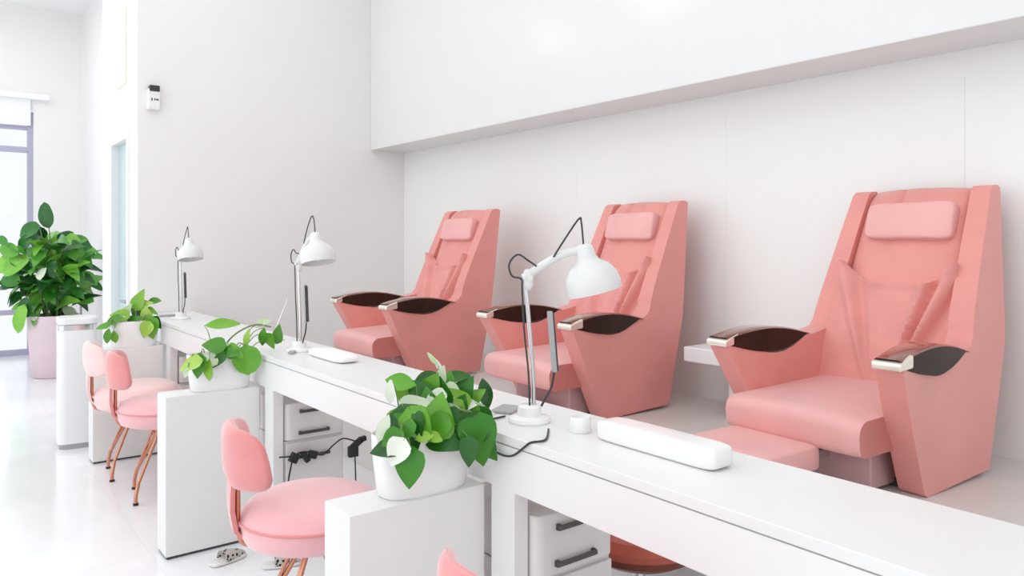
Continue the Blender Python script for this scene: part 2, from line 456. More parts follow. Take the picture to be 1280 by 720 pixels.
dup(cab0, (1.312, 3.385, 0), 0, 'white drawer cabinet under the counter by the middle divider, black cords in front of it')
dup(cab0, (1.312, 5.20, 0), 0, 'white drawer cabinet under the far end of the counter')

# ------------------------------------------------------------------ pedicure chairs
def lerp(a, b, t): return a + (b - a) * t
def pedi_chair(label, raised):
    t = thing('pedicure_chair', label, 'pedicure chair', (0, 0, 0), 0, 'pink pedicure chairs along the wall')
    Z = lambda z: z - PZ
    TZ = Z(1.625)
    yo_arm = lambda z: lerp(0.336, 0.352, z / 0.48)
    yo_wing = lambda z: lerp(0.355, 0.285, max(0, (z - 0.40)) / (TZ - 0.40))
    for s in (1, -1):
        # arm panel with scooped top running up into the wing
        poly = [(0.0, 0.02), (-0.455, 0.0), (-0.475, 0.012), (-0.60, 0.245), (-0.712, 0.452), (-0.708, 0.468), (-0.66, 0.47)]
        for k in range(9):
            u = k / 8; x = lerp(-0.62, -0.255, u)
            poly.append((x, 0.462 - 0.052 * sin(pi * (u ** 1.1)) + 0.02 * u))
        xb = -0.145 if s < 0 else -0.075
        poly += [(-0.225, 0.484), (xb - 0.035, 0.505), (xb - 0.01, 0.535), (xb, 0.575)]
        for k in range(1, 11):
            u = k / 10; z = lerp(0.575, TZ - 0.02, u)
            poly.append((lerp(xb, 0.128, u ** 1.05), z))
        poly += [(0.150, TZ - 0.002), (0.19, TZ), (0.209, TZ - 0.012)]
        bm = bmesh.new()
        prism(bm, poly, lambda z: 0.0, lambda z: 1.0)
        for zc_ in (0.30, 0.40, 0.47, 0.56, 0.70, 0.85, 1.0):
            bmesh.ops.bisect_plane(bm, geom=bm.verts[:] + bm.edges[:] + bm.faces[:], plane_co=(0, 0, zc_), plane_no=(0, 0, 1))
        for xc_ in (-0.2, -0.3, -0.4, -0.5, -0.6):
            bmesh.ops.bisect_plane(bm, geom=bm.verts[:] + bm.edges[:] + bm.faces[:], plane_co=(xc_, 0, 0), plane_no=(1, 0, 0))
        def yo_side(x, z):
            a = lerp(0.336, 0.352, min(1, z / 0.48)) + 0.040 * max(0, min(1, (-x - 0.2) / 0.5)) * min(1, z / 0.48)
            return a if z < 0.5 else lerp(0.352, 0.285, (z - 0.5) / (TZ - 0.5))
        for v in bm.verts:
            z = v.co.z; yo = yo_side(v.co.x, z); th = 0.092 if z < 0.5 else lerp(0.092, 0.074, (z - 0.5) / 0.6)
            v.co.y = s * (yo if v.co.y < 0.5 else yo - th)
        link('side_panel', bm, M['pedi'], t, bevel=0.016, seg=4)
        # wooden armrest: leaf shaped
        yc = s * 0.343
        hw = 0.054
        bm = bmesh.new()
        n = 18; rows = []
        for i in range(n + 1):
            u = i / n
            x = lerp(-0.722, -0.215, u)
            top = 0.482 + 0.052 * sin(pi * min(1, u * 0.80 + 0.10)) - 0.012 * u
            bot = 0.470 - 0.056 * sin(pi * (u ** 1.1)) + 0.030 * u
            if u > 0.97: bot = min(bot, top - 0.004)
            w_ = hw * (0.86 + 0.14 * sin(pi * u))
            sec = [(-w_, bot), (-w_, top - 0.006), (-w_ + 0.008, top), (w_ - 0.008, top), (w_, top - 0.006), (w_, bot)]
            rows.append([bm.verts.new((x, yc - s * 0.028 * u + y, z)) for y, z in sec])
        for a, b in zip(rows, rows[1:]):
            for k in range(6):
                f = bm.faces.new((a[k], a[(k + 1) % 6], b[(k + 1) % 6], b[k]))
                f.material_index = 1 if k in (1, 2, 3) else 0
        bm.faces.new(rows[0]); bm.faces.new(rows[-1][::-1])
        arm = link('armrest', bm, [M['wood'], M['woodtop']], t, angle=50)
        bm = bmesh.new(); rows = []
        for i in range(5):
            u = i / 4; x = lerp(-0.735, -0.655, u); top = 0.486 + 0.026 * u ** 0.8
            bot = 0.462 + 0.006 * u
            rows.append([bm.verts.new((x, yc + y, z)) for y, z in ((-0.050, bot), (-0.050, top), (0.050, top), (0.050, bot))])
        for a, b in zip(rows, rows[1:]):
            for k in range(4): bm.faces.new((a[k], a[(k + 1) % 4], b[(k + 1) % 4], b[k]))
        bm.faces.new(rows[0]); bm.faces.new(rows[-1][::-1])
        link('end_cap', bm, M['cap'], arm, bevel=0.006)
    # backrest cushion between the wings
    bm = bmesh.new()
    n = 26; m_ = 24; rows = []
    for i in range(n + 1):
        u = i / n; z = lerp(0.20, TZ - 0.012, u)
        uz = max(0, (z - 0.40) / (TZ - 0.40))
        xf0 = lerp(-0.165, 0.150, ((z - 0.2) / (TZ - 0.2)) ** 1.08)
        hwid = lerp(0.282, 0.216, uz) if z > 0.4 else 0.28
        row = []
        for k in range(m_ + 1):
            q = lerp(-1, 1, k / m_)
            bul = 0.044 * (1 - abs(q) ** 7) - 0.018 + 0.012 * (1 - q * q)
            seam = 0
            for sq in (-0.22, 0.26):
                seam += 0.020 * math.exp(-((q - sq) / 0.03) ** 2) * (1 if u > 0.80 else max(0, 1 - (0.80 - u) / 0.05))
            topr = 0.035 * max(0, (u - 0.93) / 0.07) ** 2
            row.append((xf0 - bul + seam + topr, q * hwid - 0.012 * (1 - uz), z + 0.012 * (1 - q * q) * u))
        rows.append(row)
    fv = [[bm.verts.new(p) for p in r] for r in rows]
    bv = [[bm.verts.new((0.19 * r[0][2] / TZ + 0.005, p[1], p[2])) for p in r] for r in rows]
    for g in (fv, bv):
        for i in range(n):
            for k in range(m_): bm.faces.new((g[i][k], g[i][k + 1], g[i + 1][k + 1], g[i + 1][k]))
    for i in range(n):
        for k in (0, m_): bm.faces.new((fv[i][k], fv[i + 1][k], bv[i + 1][k], bv[i][k]))
    for k in range(m_):
        for i in (0, n): bm.faces.new((fv[i][k], fv[i][k + 1], bv[i][k + 1], bv[i][k]))
    link('backrest', bm, M['pedi'], t, angle=60)
    bm = bmesh.new()
    prism(bm, [(0.02, 0.05), (0.212, TZ - 0.03), (0.17, TZ - 0.03), (-0.03, 0.05)], lambda z: -(yo_arm(z) if z < 0.4 else yo_wing(z)) + 0.02, lambda z: (yo_arm(z) if z < 0.4 else yo_wing(z)) - 0.02)
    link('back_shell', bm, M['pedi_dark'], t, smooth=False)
    # headrest pillow
    lean = atan2(0.205, TZ)
    zc = Z(1.485)
    bm = bmesh.new()
    superbox(bm, 0.036, 0.180, 0.078, (0.052, -0.012, zc - 0.004), 0.30, 36, 18, Matrix.Rotation(lean * 1.5, 3, 'Y'))
    for v in bm.verts:
        v.co.x += 0.006 * sin(v.co.y * 60) * (1 if v.co.z < zc - 0.03 else 0.2)
        v.co.z += 0.008 * (abs(v.co.y - 0.02) / 0.185) ** 3 * (1 if v.co.z > zc else -1) * 0.6
    pil = link('head_pillow', bm, M['seatpink'], t, angle=180)
    # draped back cover with folds gathered towards the seat
    bm = bmesh.new()
    def cov(u, v):
        q = lerp(-1, 1, u)
        ztop = Z(1.325) - 0.075 * min(1, (1 - abs(q)) * 2.2) ** 0.8 - 0.02 * (1 - q * q)
        z = lerp(Z(0.825), ztop, v)
        uz = max(0, (z - 0.40) / (TZ - 0.40))
        hwid = lerp(0.278, 0.211, uz) if z > 0.4 else 0.276
        xf0 = lerp(-0.165, 0.150, ((z - 0.2) / (TZ - 0.2)) ** 1.08)
        x = xf0 - 0.048 - 0.012 * (1 - q * q)
        # folds fan out from the bottom centre
        dz = max(0.04, z - 0.16)
        fan = (q * hwid) / dz
        a = abs(fan)
        amp = 0.036 * min(1, v * 1.6 + 0.1)
        if q < 0:
            fold = -1.25 * math.exp(-((a - 0.36) / 0.055) ** 2) - 1.0 * math.exp(-((a - 0.22) / 0.04) ** 2) + 0.95 * math.exp(-((a - 0.295) / 0.03) ** 2) + 0.6 * math.exp(-((a - 0.47) / 0.04) ** 2)
        else:
            fold = -0.9 * math.exp(-((a - 0.38) / 0.06) ** 2) + 0.5 * math.exp(-((a - 0.29) / 0.04) ** 2) - 0.3 * math.exp(-((a - 0.18) / 0.05) ** 2)
        x += amp * fold
        x -= 0.020 * abs(q) ** 5 * v
        if v > 0.97: x -= 0.006
        return (x, q * hwid - 0.012 * (1 - uz), z)
    ga = grid_sheet(bm, cov, 56, 36)
    gb = grid_sheet(bm, lambda u, v: (lambda c: (c[0] + 0.05, c[1] * 0.99, c[2] - 0.012 * v))(cov(u, v)), 56, 36)
    for i in range(56):
        for j in (0, 36): bm.faces.new((ga[i][j], ga[i + 1][j], gb[i + 1][j], gb[i][j]))
    for j in range(36):
        for i in (0, 56): bm.faces.new((ga[i][j], ga[i][j + 1], gb[i][j + 1], gb[i][j]))
    link('back_cover', bm, M['cloth'], t, angle=70)
    # seat cushion with waterfall front
    bm = bmesh.new()
    prof = []
    zt, zb = Z(0.815), Z(0.688)
    prof = [(-0.12, zt + 0.018), (-0.30, zt + 0.012), (-0.55, zt + 0.004)]
    for k in range(7):
        a = radians(90 + 90 * k / 6); prof.append((-0.725 + 0.05 * cos(a), zt - 0.05 + 0.05 * sin(a)))
    prof += [(-0.772, zb + 0.03), (-0.762, zb + 0.008), (-0.74, zb), (-0.12, zb)]
    nY = 16
    rows = []
    for k in range(nY + 1):
        q = lerp(-1, 1, k / nY)
        rows.append([bm.verts.new((x + 0.012 * abs(q) ** 8, q * 0.272, z + (0.012 * (1 - q * q) if z > zb + 0.05 else 0) - (0.006 * abs(q) ** 10 if z > zb + 0.05 else 0))) for x, z in prof])
    L = len(prof)
    for a, b in zip(rows, rows[1:]):
        for k in range(L): bm.faces.new((a[k], a[(k + 1) % L], b[(k + 1) % L], b[k]))
    f1 = bm.faces.new(rows[0][::-1]); f2 = bm.faces.new(rows[-1]); f1.material_index = 1; f2.material_index = 1  # seat ends take the darker pink, shade put into the colour
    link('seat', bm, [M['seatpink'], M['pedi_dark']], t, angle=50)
    # base under the seat
    link('seat_base', B(-0.58, -0.08, -0.205, 0.235, 0.012, zb), M['mauve'], t, bevel=0.006)
    link('plinth', B(-0.43, -0.06, -0.26, 0.26, 0.0, 0.03), M['shadow_gap'], t, smooth=False)
    # footrest
    zf = Z(0.705) if raised else 0.075
    bm = bmesh.new()
    superbox(bm, 0.155, 0.185, 0.046, (-0.885 if raised else -0.80, 0.06 if raised else 0.0, zf - 0.046), 0.22, 40, 14)
    link('footrest', bm, M['seatpink'], t, angle=180)
    bm = bmesh.new()
    box(bm, -0.85, -0.50, -0.05, 0.05, zf - 0.085, zf - 0.055) if raised else box(bm, -0.75, -0.50, -0.05, 0.05, 0.0, 0.03)
    link('footrest_arm', bm, M['chrome'], t, smooth=False)
    return t
c1 = pedi_chair('largest pink pedicure chair at the right, footrest raised in front', True)
c1.location = (3.177, 1.46, PZ); c1.rotation_euler.z = -0.06
c2 = pedi_chair('pink pedicure chair in the middle of the row, behind the nearest desk lamp', False)
c2.location = (3.10, 2.95, PZ); c2.rotation_euler.z = -0.025
c3 = dup(c2, (2.91, 4.41, PZ), 0.008, 'pink pedicure chair farthest along the wall, next to the end wall')

# side shelves between the chairs
t = thing('side_shelf', 'white wall shelf between the largest and the middle pedicure chairs', 'shelf', (WX, 2.17, PZ), 0, 'white side shelves between pedicure chairs')
link('top', B(-0.43, 0, -0.25, 0.30, 0.27, 0.345), M['white'], t, bevel=0.008)
link('support', B(-0.30, 0, -0.16, 0.12, 0.0, 0.27), M['wall'], t, bevel=0.003)
dup(t, (WX, 3.68, PZ), 0, 'white wall shelf between the middle and the farthest pedicure chairs')

# low technician stool behind the counter
t = thing('pedicure_stool', 'low russet-pink stool behind the counter, seen under its apron', 'stool', (1.97, 1.80, 0))
bm = bmesh.new(); lathe(bm, [(0, 0.43), (0.12, 0.43), (0.20, 0.415), (0.222, 0.385), (0.219, 0.362), (0, 0.362)], seg=40); link('seat', bm, M['stoolred'], t)
bm = bmesh.new(); lathe(bm, [(0, 0.362), (0.215, 0.362), (0.206, 0.335), (0.16, 0.308), (0.09, 0.30), (0, 0.298)], seg=40); link('seat_pan', bm, M['stooldark'], t)
bm = bmesh.new(); lathe(bm, [(0, 0.30), (0.022, 0.30), (0.022, 0.07), (0.035, 0.065), (0.035, 0.05), (0, 0.05)], seg=20); link('column', bm, M['chrome'], t)
for k in range(5):
    a = 2 * pi * k / 5 + 0.3
    bm = bmesh.new(); tube(bm, [(0.02 * cos(a), 0.02 * sin(a), 0.065), (0.17 * cos(a), 0.17 * sin(a), 0.052)], [0.014, 0.010], smooth=False)
    leg = link('leg', bm, M['chrome'], t)
    bm = bmesh.new(); lathe(bm, [(0, -0.01), (0.018, -0.01), (0.022, 0), (0.018, 0.01), (0, 0.01)], seg=16, mat4=Matrix.Translation((0.165 * cos(a), 0.165 * sin(a), 0.022)) @ Matrix.Rotation(a, 4, 'Z') @ Matrix.Rotation(pi / 2, 4, 'X'))
    tube(bm, [(0.165 * cos(a), 0.165 * sin(a), 0.022), (0.165 * cos(a), 0.165 * sin(a), 0.05)], 0.006, smooth=False)
    link('caster', bm, M['black'], leg)

# ------------------------------------------------------------------ pink customer chairs
def salon_chair(label, pale=False):
    t = thing('salon_chair', label, 'chair', (0, 0, 0), 0, 'pink velvet chairs with copper legs')
    mv = M['velvetpale'] if pale else M['velvet']; ms = M['velvetpale'] if pale else M['velvetseat']
    # backrest: curved rounded shield, front faces +x
    bm = bmesh.new()
    nu, nv = 26, 20
    hh, zc = 0.100, 0.708
    F_, Bk = [], []
    def pt(i, j, off):
        th = 2 * pi * i / nu; r = j / nv
        sg = lambda w, p: math.copysign(abs(w) ** p, w)
        yy = sg(cos(th), 0.5) * r; zz = sg(sin(th), 0.5) * r
        hw = 0.185 - 0.018 * zz
        y = yy * hw; z = zc + zz * hh
        x = -0.262 + 0.10 * (y / 0.185) ** 2 * 0.9 - 0.05 * (z - 0.60)
        ed = (1 - r ** 5) ** 0.5 if r < 1 else 0
        return (x + off * (0.026 * ed), y, z)
    for off, store in ((1, F_), (-1, Bk)):
        ctr = bm.verts.new(pt(0, 0, off)); store.append(ctr)
        for j in range(1, nv + 1):
            store.append([bm.verts.new(pt(i, j, off)) for i in range(nu)] if (j < nv or off == 1) else F_[-1])
    for g in (F_, Bk):
        for i in range(nu):
            bm.faces.new((g[0], g[1][i], g[1][(i + 1) % nu]))
            for j in range(1, nv):
                bm.faces.new((g[j][i], g[j + 1][i], g[j + 1][(i + 1) % nu], g[j][(i + 1) % nu]))
    link('backrest', bm, mv, t, angle=180)
    # seat
    bm = bmesh.new()
    prof = [(0, 0.540), (0.12, 0.542), (0.185, 0.536), (0.222, 0.517), (0.238, 0.489), (0.242, 0.482), (0.240, 0.475), (0.236, 0.437), (0.222, 0.409), (0.19, 0.397), (0, 0.395)]
    lathe(bm, prof, seg=48, sx=1.0, sy=1.0)
    seat = link('seat', bm, ms, t, angle=180)
    bm = bmesh.new()
    ring = [(0.243 * cos(2 * pi * k / 48), 0.243 * sin(2 * pi * k / 48), 0.482) for k in range(49)]
    tube(bm, ring, 0.005, sides=8, smooth=False)
    link('piping', bm, mv, seat)
    # back support: pink strap and copper rod
    bm = bmesh.new()
    P = [(-0.258, 0.64), (-0.262, 0.59), (-0.262, 0.53), (-0.25, 0.46), (-0.215, 0.425), (-0.16, 0.404)]
    rows = []
    for k, (x, z) in enumerate(P):
        hw = lerp(0.05, 0.022, k / 5)
        rows.append([bm.verts.new((x + dx, y, z)) for dx, y in ((-0.012, -hw), (-0.012, hw), (0.004, hw), (0.004, -hw))])
    for a, b in zip(rows, rows[1:]):
        for k in range(4): bm.faces.new((a[k], a[(k + 1) % 4], b[(k + 1) % 4], b[k]))
    bm.faces.new(rows[0]); bm.faces.new(rows[-1][::-1])
    st = link('back_strap', bm, mv, t, bevel=0.004)
    bm = bmesh.new(); tube(bm, [(-0.243, 0, 0.66), (-0.245, 0, 0.55), (-0.24, 0, 0.44), (-0.20, 0, 0.400), (-0.06, 0, 0.385)], 0.009)
    link('back_rod', bm, M['copper'], t)
    bm = bmesh.new(); lathe(bm, [(0, 0.397), (0.075, 0.397), (0.075, 0.382), (0.035, 0.372), (0.03, 0.35), (0, 0.35)], seg=24); link('hub', bm, M['copper'], t)
    for k in range(4):
        a = pi / 4 + k * pi / 2
        c_, s_ = cos(a), sin(a)
        bm = bmesh.new()
        tube(bm, [(0.03 * c_, 0.03 * s_, 0.375), (0.20 * c_, 0.20 * s_, 0.10)], 0.009, smooth=False)
        tube(bm, [(0.05 * c_ - 0.02 * s_, 0.05 * s_ + 0.02 * c_, 0.385), (0.20 * c_, 0.20 * s_, 0.10)], 0.007, smooth=False)
        tube(bm, [(0.195 * c_, 0.195 * s_, 0.108), (0.21 * c_, 0.21 * s_, 0.05), (0.212 * c_, 0.212 * s_, 0.008)], 0.010)
        leg = link('leg', bm, M['copper'], t)
        bm = bmesh.new(); lathe(bm, [(0, 0.012), (0.013, 0.012), (0.014, 0), (0, 0)], c=(0.212 * c_, 0.212 * s_, 0), seg=14); link('foot_pad', bm, M['black'], leg)
    return t
s1 = salon_chair('pink velvet chair at the bottom edge, only the top of its back showing')
s1.location = (1.035, 1.11, 0); s1.rotation_euler.z = radians(-2)
s2 = dup(s1, (1.05, 2.45, 0), radians(-10), 'pink velvet chair with copper legs between the nearest and middle divider panels')
s3 = dup(s1, (1.06, 4.50, 0), radians(-10), 'pink velvet chair beyond the middle divider panel, its coral back in side view')
s4 = salon_chair('pale faded-pink chair farthest away, partly hidden behind another pink chair', True)
s4.location = (1.03, 5.03, 0); s4.rotation_euler.z = radians(-6)

# ------------------------------------------------------------------ plants
def leaf(bm, p, d, nrm, L, W, bend=0.3, kind='heart', mi=0, cup=0.15):
    d = Vector(d).normalized(); nrm = Vector(nrm)
    nrm = (nrm - d * nrm.dot(d))
    nrm = nrm.normalized() if nrm.length > 1e-4 else d.orthogonal().normalized()
    sd = d.cross(nrm)
    n = 8; p = Vector(p)
    rows = []
    for i in range(n + 1):
        u = i / n
        if kind == 'heart':
            w = W * 0.5 * (sin(pi * min(1, u ** 0.62)) ** 0.8 if 0 < u < 1 else 0) * (1.05 - 0.25 * u)
            back = 0.10 * L * (1 - u) ** 3
        elif kind == 'round':
            w = W * 0.5 * (sin(pi * u ** 0.85) ** 0.55 if 0 < u < 1 else 0); back = 0.06 * L * (1 - u) ** 3
        else:
            w = W * 0.5 * (sin(pi * u ** 1.05) ** 0.8 if 0 < u < 1 else 0); back = 0
        c = p + d * (L * u) - nrm * (bend * L * u * u)
        w = max(w, 0.0006)
        row = []
        for q in (-1, -0.5, 0, 0.5, 1):
            wav = 0.04 * L * sin(u * 9 + q * 2) * abs(q)
            row.append(bm.verts.new(c + sd * (w * q) + nrm * (cup * w * q * q + wav * 0.4) - d * (back * abs(q))))
        rows.append(row)
    for a, b in zip(rows, rows[1:]):
        for k in range(4):
            f = bm.faces.new((a[k], a[k + 1], b[k + 1], b[k])); f.material_index = mi
TOCAM = Vector((-0.45, -0.85, 0.25))
def trough(t):
    bm = bmesh.new()
    prof = [(0, 0.0), (0.86, 0.0), (0.90, 0.006), (0.94, 0.06), (0.99, 0.12), (1.0, 0.165), (0.985, 0.168), (0.95, 0.163), (0.92, 0.135), (0, 0.135)]
    lathe(bm, prof, seg=56)
    for v in bm.verts:
        x, y = v.co.x, v.co.y
        r = sqrt(x * x + y * y)
        if r > 1e-6:
            a = atan2(y, x); e = 0.7
            sx = math.copysign(abs(cos(a)) ** e, cos(a)); sy = math.copysign(abs(sin(a)) ** e, sin(a))
            v.co.x = r * sx * 0.145; v.co.y = r * sy * 0.074
    link('pot', bm, M['ceramic'], t, angle=60)
    bm = bmesh.new(); lathe(bm, [(0, 0.150), (0.5, 0.149), (0.86, 0.143), (0.86, 0.136), (0, 0.136)], seg=40)
    for v in bm.verts: v.co.x *= 0.138; v.co.y *= 0.068
    link('soil', bm, M['soil'], t)
PLX = 1.09
def leaves_from(t, Yp, specs, origin_z, stems, mats):
    """specs: (px, py, dY, length, width, image-angle (deg, 0=right, 90=up), kind, material index, tilt) survey of each leaf's middle"""
    loc = t.location
    bm = bmesh.new(); bs = bmesh.new()
    for (px, py, dy, L, W, ang, kind, mi, tl) in specs:
        c = at(px, py, Yp + dy)
        a = radians(ang)
        right = Vector((RT[0], RT[1], 0)); up = Vector((0, 0, 1)); fw = Vector((FW[0], FW[1], 0))
        d = right * cos(a) + up * sin(a) - fw * tl
        nrm = (-fw * 1.0 + up * (0.55 if abs(sin(a)) < 0.8 else 0.15) + right * random.uniform(-0.3, 0.3)).normalized()
        base = c - d.normalized() * L * 0.5
        leaf(bm, base - loc, d, nrm, L, W, 0.22, kind, mi, random.uniform(0.05, 0.35))
        if stems:
            root = Vector((max(-0.10, min(0.10, (base - loc).x * 0.6)), random.uniform(-0.03, 0.03), origin_z))
            e = base - loc
            midp = (root + e) / 2 + Vector((0, 0, 0.04 + 0.25 * max(0, root.z - e.z)))
            tube(bs, [root, midp, e], [0.0028, 0.0016], sides=5, n=4)
    return bm, bs
# nearest plant
t1 = thing('potted_plant', 'fullest green trailing plant in a white oval pot, on the nearest divider panel', 'plant', (PLX, 1.80, 0.715), 0, 'trailing plants in white oval pots')
trough(t1)
H_, R_, N_ = 'heart', 'round', 'narrow'
near = [
 (511, 588, -0.125, 0.105, 0.085, -95, H_, 0, 0.1), (495, 567, -0.115, 0.075, 0.07, -120, H_, 2, 0.1), (481, 560, -0.08, 0.085, 0.06, 190, H_, 0, 0.1),
 (478, 537, -0.06, 0.075, 0.035, 70, N_, 2, 0.1), (512, 536, -0.085, 0.115, 0.10, -70, H_, 0, 0.3), (498, 541, -0.07, 0.09, 0.08, -120, H_, 0, 0.3),
 (547, 520, -0.09, 0.12, 0.105, 80, H_, 0, 0.1), (524, 533, -0.10, 0.10, 0.09, -60, H_, 0, 0.2), (501, 477, 0.0, 0.085, 0.05, 165, N_, 0, 0.1),
 (524, 489, -0.02, 0.09, 0.075, 130, H_, 0, 0.1), (533, 473, 0.02, 0.08, 0.045, 20, N_, 0, 0.1), (580, 486, 0.0, 0.085, 0.075, 60, H_, 0, 0.1),
 (607, 493, 0.0, 0.09, 0.045, 100, N_, 0, 0.1), (599, 552, -0.15, 0.14, 0.11, -80, H_, 0, 0.15), (588, 545, -0.13, 0.12, 0.10, -110, H_, 0, 0.1), (610, 560, -0.15, 0.09, 0.06, -55, H_, 0, 0.1),
 (557, 550, -0.10, 0.095, 0.085, -20, H_, 0, 0.3), (551, 490, -0.02, 0.08, 0.07, 100, H_, 0, 0.2), (570, 470, 0.02, 0.08, 0.035, 10, N_, 0, 0.1),
 (520, 507, -0.04, 0.09, 0.07, 20, H_, 2, 0.2), (551, 470, 0.0, 0.06, 0.04, 70, H_, 2, 0.1), (543, 497, -0.05, 0.06, 0.05, 190, H_, 2, 0.2), (582, 505, -0.03, 0.07, 0.055, 10, H_, 2, 0.2),
 (567, 490, -0.02, 0.06, 0.05, -30, H_, 2, 0.2), (600, 515, -0.02, 0.09, 0.06, 0, H_, 2, 0.1), (565, 525, -0.05, 0.08, 0.06, -80, H_, 2, 0.1), (541, 449, 0.03, 0.05, 0.014, 130, N_, 2, 0.0), (549, 459, 0.03, 0.06, 0.016, 125, N_, 2, 0.0),
 (487, 490, -0.02, 0.07, 0.03, -95, N_, 2, 0.1), (500, 520, -0.06, 0.08, 0.06, 45, H_, 0, 0.2), (536, 505, -0.04, 0.09, 0.08, 100, H_, 0, 0.2), (572, 512, -0.03, 0.09, 0.08, 60, H_, 0, 0.3),
 (530, 546, -0.11, 0.05, 0.03, 20, N_, 1, 0.1), (543, 546, -0.11, 0.05, 0.03, 150, N_, 1, 0.1), (560, 533, -0.08, 0.1, 0.09, 210, H_, 0, 0.3), (590, 522, -0.04, 0.08, 0.07, -60, H_, 0, 0.2)]
near += [(510, 497, 0.0, 0.08, 0.07, 140, H_, 1, 0.2), (560, 480, 0.01, 0.075, 0.06, 80, H_, 0, 0.1), (538, 483, -0.01, 0.08, 0.07, 60, H_, 1, 0.2), (592, 497, -0.01, 0.08, 0.06, 40, H_, 1, 0.1),
 (570, 498, -0.03, 0.08, 0.07, 130, H_, 1, 0.2), (516, 520, -0.06, 0.08, 0.07, 160, H_, 1, 0.2), (603, 532, -0.06, 0.10, 0.08, -70, H_, 0, 0.2), (585, 567, -0.15, 0.08, 0.06, -95, H_, 0, 0.1), (545, 535, -0.10, 0.08, 0.07, -140, H_, 1, 0.2), (488, 552, -0.09, 0.07, 0.06, 220, H_, 1, 0.1)]
bmL, bmS = leaves_from(t1, 1.80, near, 0.14, True, None)
link('foliage', bmL, [M['leaf'], M['leaf_light'], M['leaf_var']], t1, angle=180)
link('stem', bmS, M['stem'], t1)
# middle plant
t2 = thing('potted_plant', 'sparse light green trailing plant in a white oval pot, on the middle divider panel', 'plant', (PLX, 3.61, 0.715), 0, 'trailing plants in white oval pots')
trough(t2)
mid = [
 (276, 404, 0.02, 0.16, 0.055, 8, N_, 1, 0.0), (236, 456, -0.09, 0.11, 0.075, 200, H_, 1, 0.1), (247, 459, -0.10, 0.11, 0.08, -100, H_, 1, 0.1), (260, 463, -0.11, 0.10, 0.05, -95, N_, 1, 0.1),
 (266, 431, -0.06, 0.10, 0.085, 170, H_, 1, 0.3), (283, 441, -0.09, 0.12, 0.07, 5, H_, 0, 0.4), (292, 440, -0.09, 0.10, 0.08, -20, H_, 0, 0.3), (309, 451, -0.11, 0.135, 0.13, -85, R_, 0, 0.1),
 (308, 423, -0.03, 0.09, 0.035, 85, N_, 1, 0.0), (330, 402, 0.0, 0.07, 0.04, 20, H_, 2, 0.1), (328, 421, -0.02, 0.09, 0.045, -100, N_, 1, 0.1), (338, 427, -0.02, 0.08, 0.05, -60, H_, 1, 0.1),
 (347, 417, -0.02, 0.09, 0.06, 80, H_, 1, 0.1), (258, 447, -0.07, 0.1, 0.06, 150, H_, 2, 0.2), (275, 433, -0.05, 0.09, 0.06, 30, H_, 2, 0.2), (232, 466, -0.09, 0.05, 0.03, -110, N_, 2, 0.1), (271, 452, -0.09, 0.09, 0.05, -140, H_, 0, 0.2)]
bmL, bmS = leaves_from(t2, 3.61, mid, 0.14, True, None)
tube(bmS, [(-0.02, 0, 0.14), (0.06, 0.0, 0.24), (0.16, 0.0, 0.285), (0.24, 0, 0.27)], 0.004, sides=6)
link('foliage', bmL, [M['leaf'], M['leaf_light'], M['leaf_var']], t2, angle=180)
link('stem', bmS, M['stem'], t2)
# far plant
t3 = thing('potted_plant', 'small bright green plant in a white oval pot, on the farthest divider panel', 'plant', (PLX, 5.42, 0.715), 0, 'trailing plants in white oval pots')
trough(t3)
far = [(173, 374, 0.0, 0.14, 0.10, 70, H_, 1, 0.1), (180, 380, 0.0, 0.11, 0.08, 20, H_, 1, 0.1), (192, 376, 0.0, 0.09, 0.05, 10, N_, 1, 0.1), (148, 394, -0.02, 0.12, 0.09, 170, H_, 1, 0.2),
 (140, 401, -0.05, 0.11, 0.07, 200, H_, 1, 0.2), (166, 400, -0.05, 0.12, 0.08, 30, H_, 0, 0.3), (182, 391, -0.03, 0.11, 0.08, 100, H_, 1, 0.2), (189, 411, -0.09, 0.14, 0.11, -80, H_, 0, 0.1),
 (182, 413, -0.10, 0.11, 0.09, -110, H_, 1, 0.1), (127, 408, -0.06, 0.09, 0.05, 190, H_, 1, 0.1), (134, 420, -0.09, 0.10, 0.05, -100, N_, 1, 0.1), (143, 421, -0.09, 0.08, 0.05, -80, N_, 1, 0.1),
 (158, 388, 0.0, 0.10, 0.07, 60, H_, 2, 0.1), (190, 389, -0.02, 0.08, 0.05, -20, H_, 1, 0.1), (170, 388, 0.02, 0.12, 0.08, 120, H_, 0, 0.2), (154, 402, -0.05, 0.09, 0.06, -40, H_, 2, 0.2), (196, 404, -0.06, 0.09, 0.07, -60, H_, 0, 0.1)]
bmL, bmS = leaves_from(t3, 5.42, far, 0.14, True, None)
link('foliage', bmL, [M['leaf'], M['leaf_light'], M['leaf_var']], t3, angle=180)
link('stem', bmS, M['stem'], t3)
# tall floor plant
PB = Vector((1.06, 9.12, 0))
t4 = thing('floor_plant', 'big leafy green plant in a tall blush planter near the far window', 'plant', PB)
bm = bmesh.new(); lathe(bm, [(0, 0), (0.17, 0), (0.19, 0.015), (0.215, 0.30), (0.235, 0.62), (0.238, 0.64), (0.22, 0.64), (0.215, 0.57), (0, 0.57)], seg=48); link('planter', bm, M['pinkpot'], t4, angle=50)
bm = bmesh.new(); lathe(bm, [(0, 0.60), (0.21, 0.595), (0.21, 0.575), (0, 0.575)], seg=32); link('soil', bm, M['soil'], t4)
bm = bmesh.new(); bs = bmesh.new()
rnd = random.Random(3)
for k in range(9):
    a = rnd.uniform(0, 2 * pi); r = rnd.uniform(0.05, 0.22)
    tube(bs, [(0.05 * cos(a), 0.05 * sin(a), 0.58), (r * 0.6 * cos(a), r * 0.6 * sin(a), 0.85), (r * cos(a), r * sin(a), rnd.uniform(1.1, 1.45))], [0.012, 0.006], sides=6)
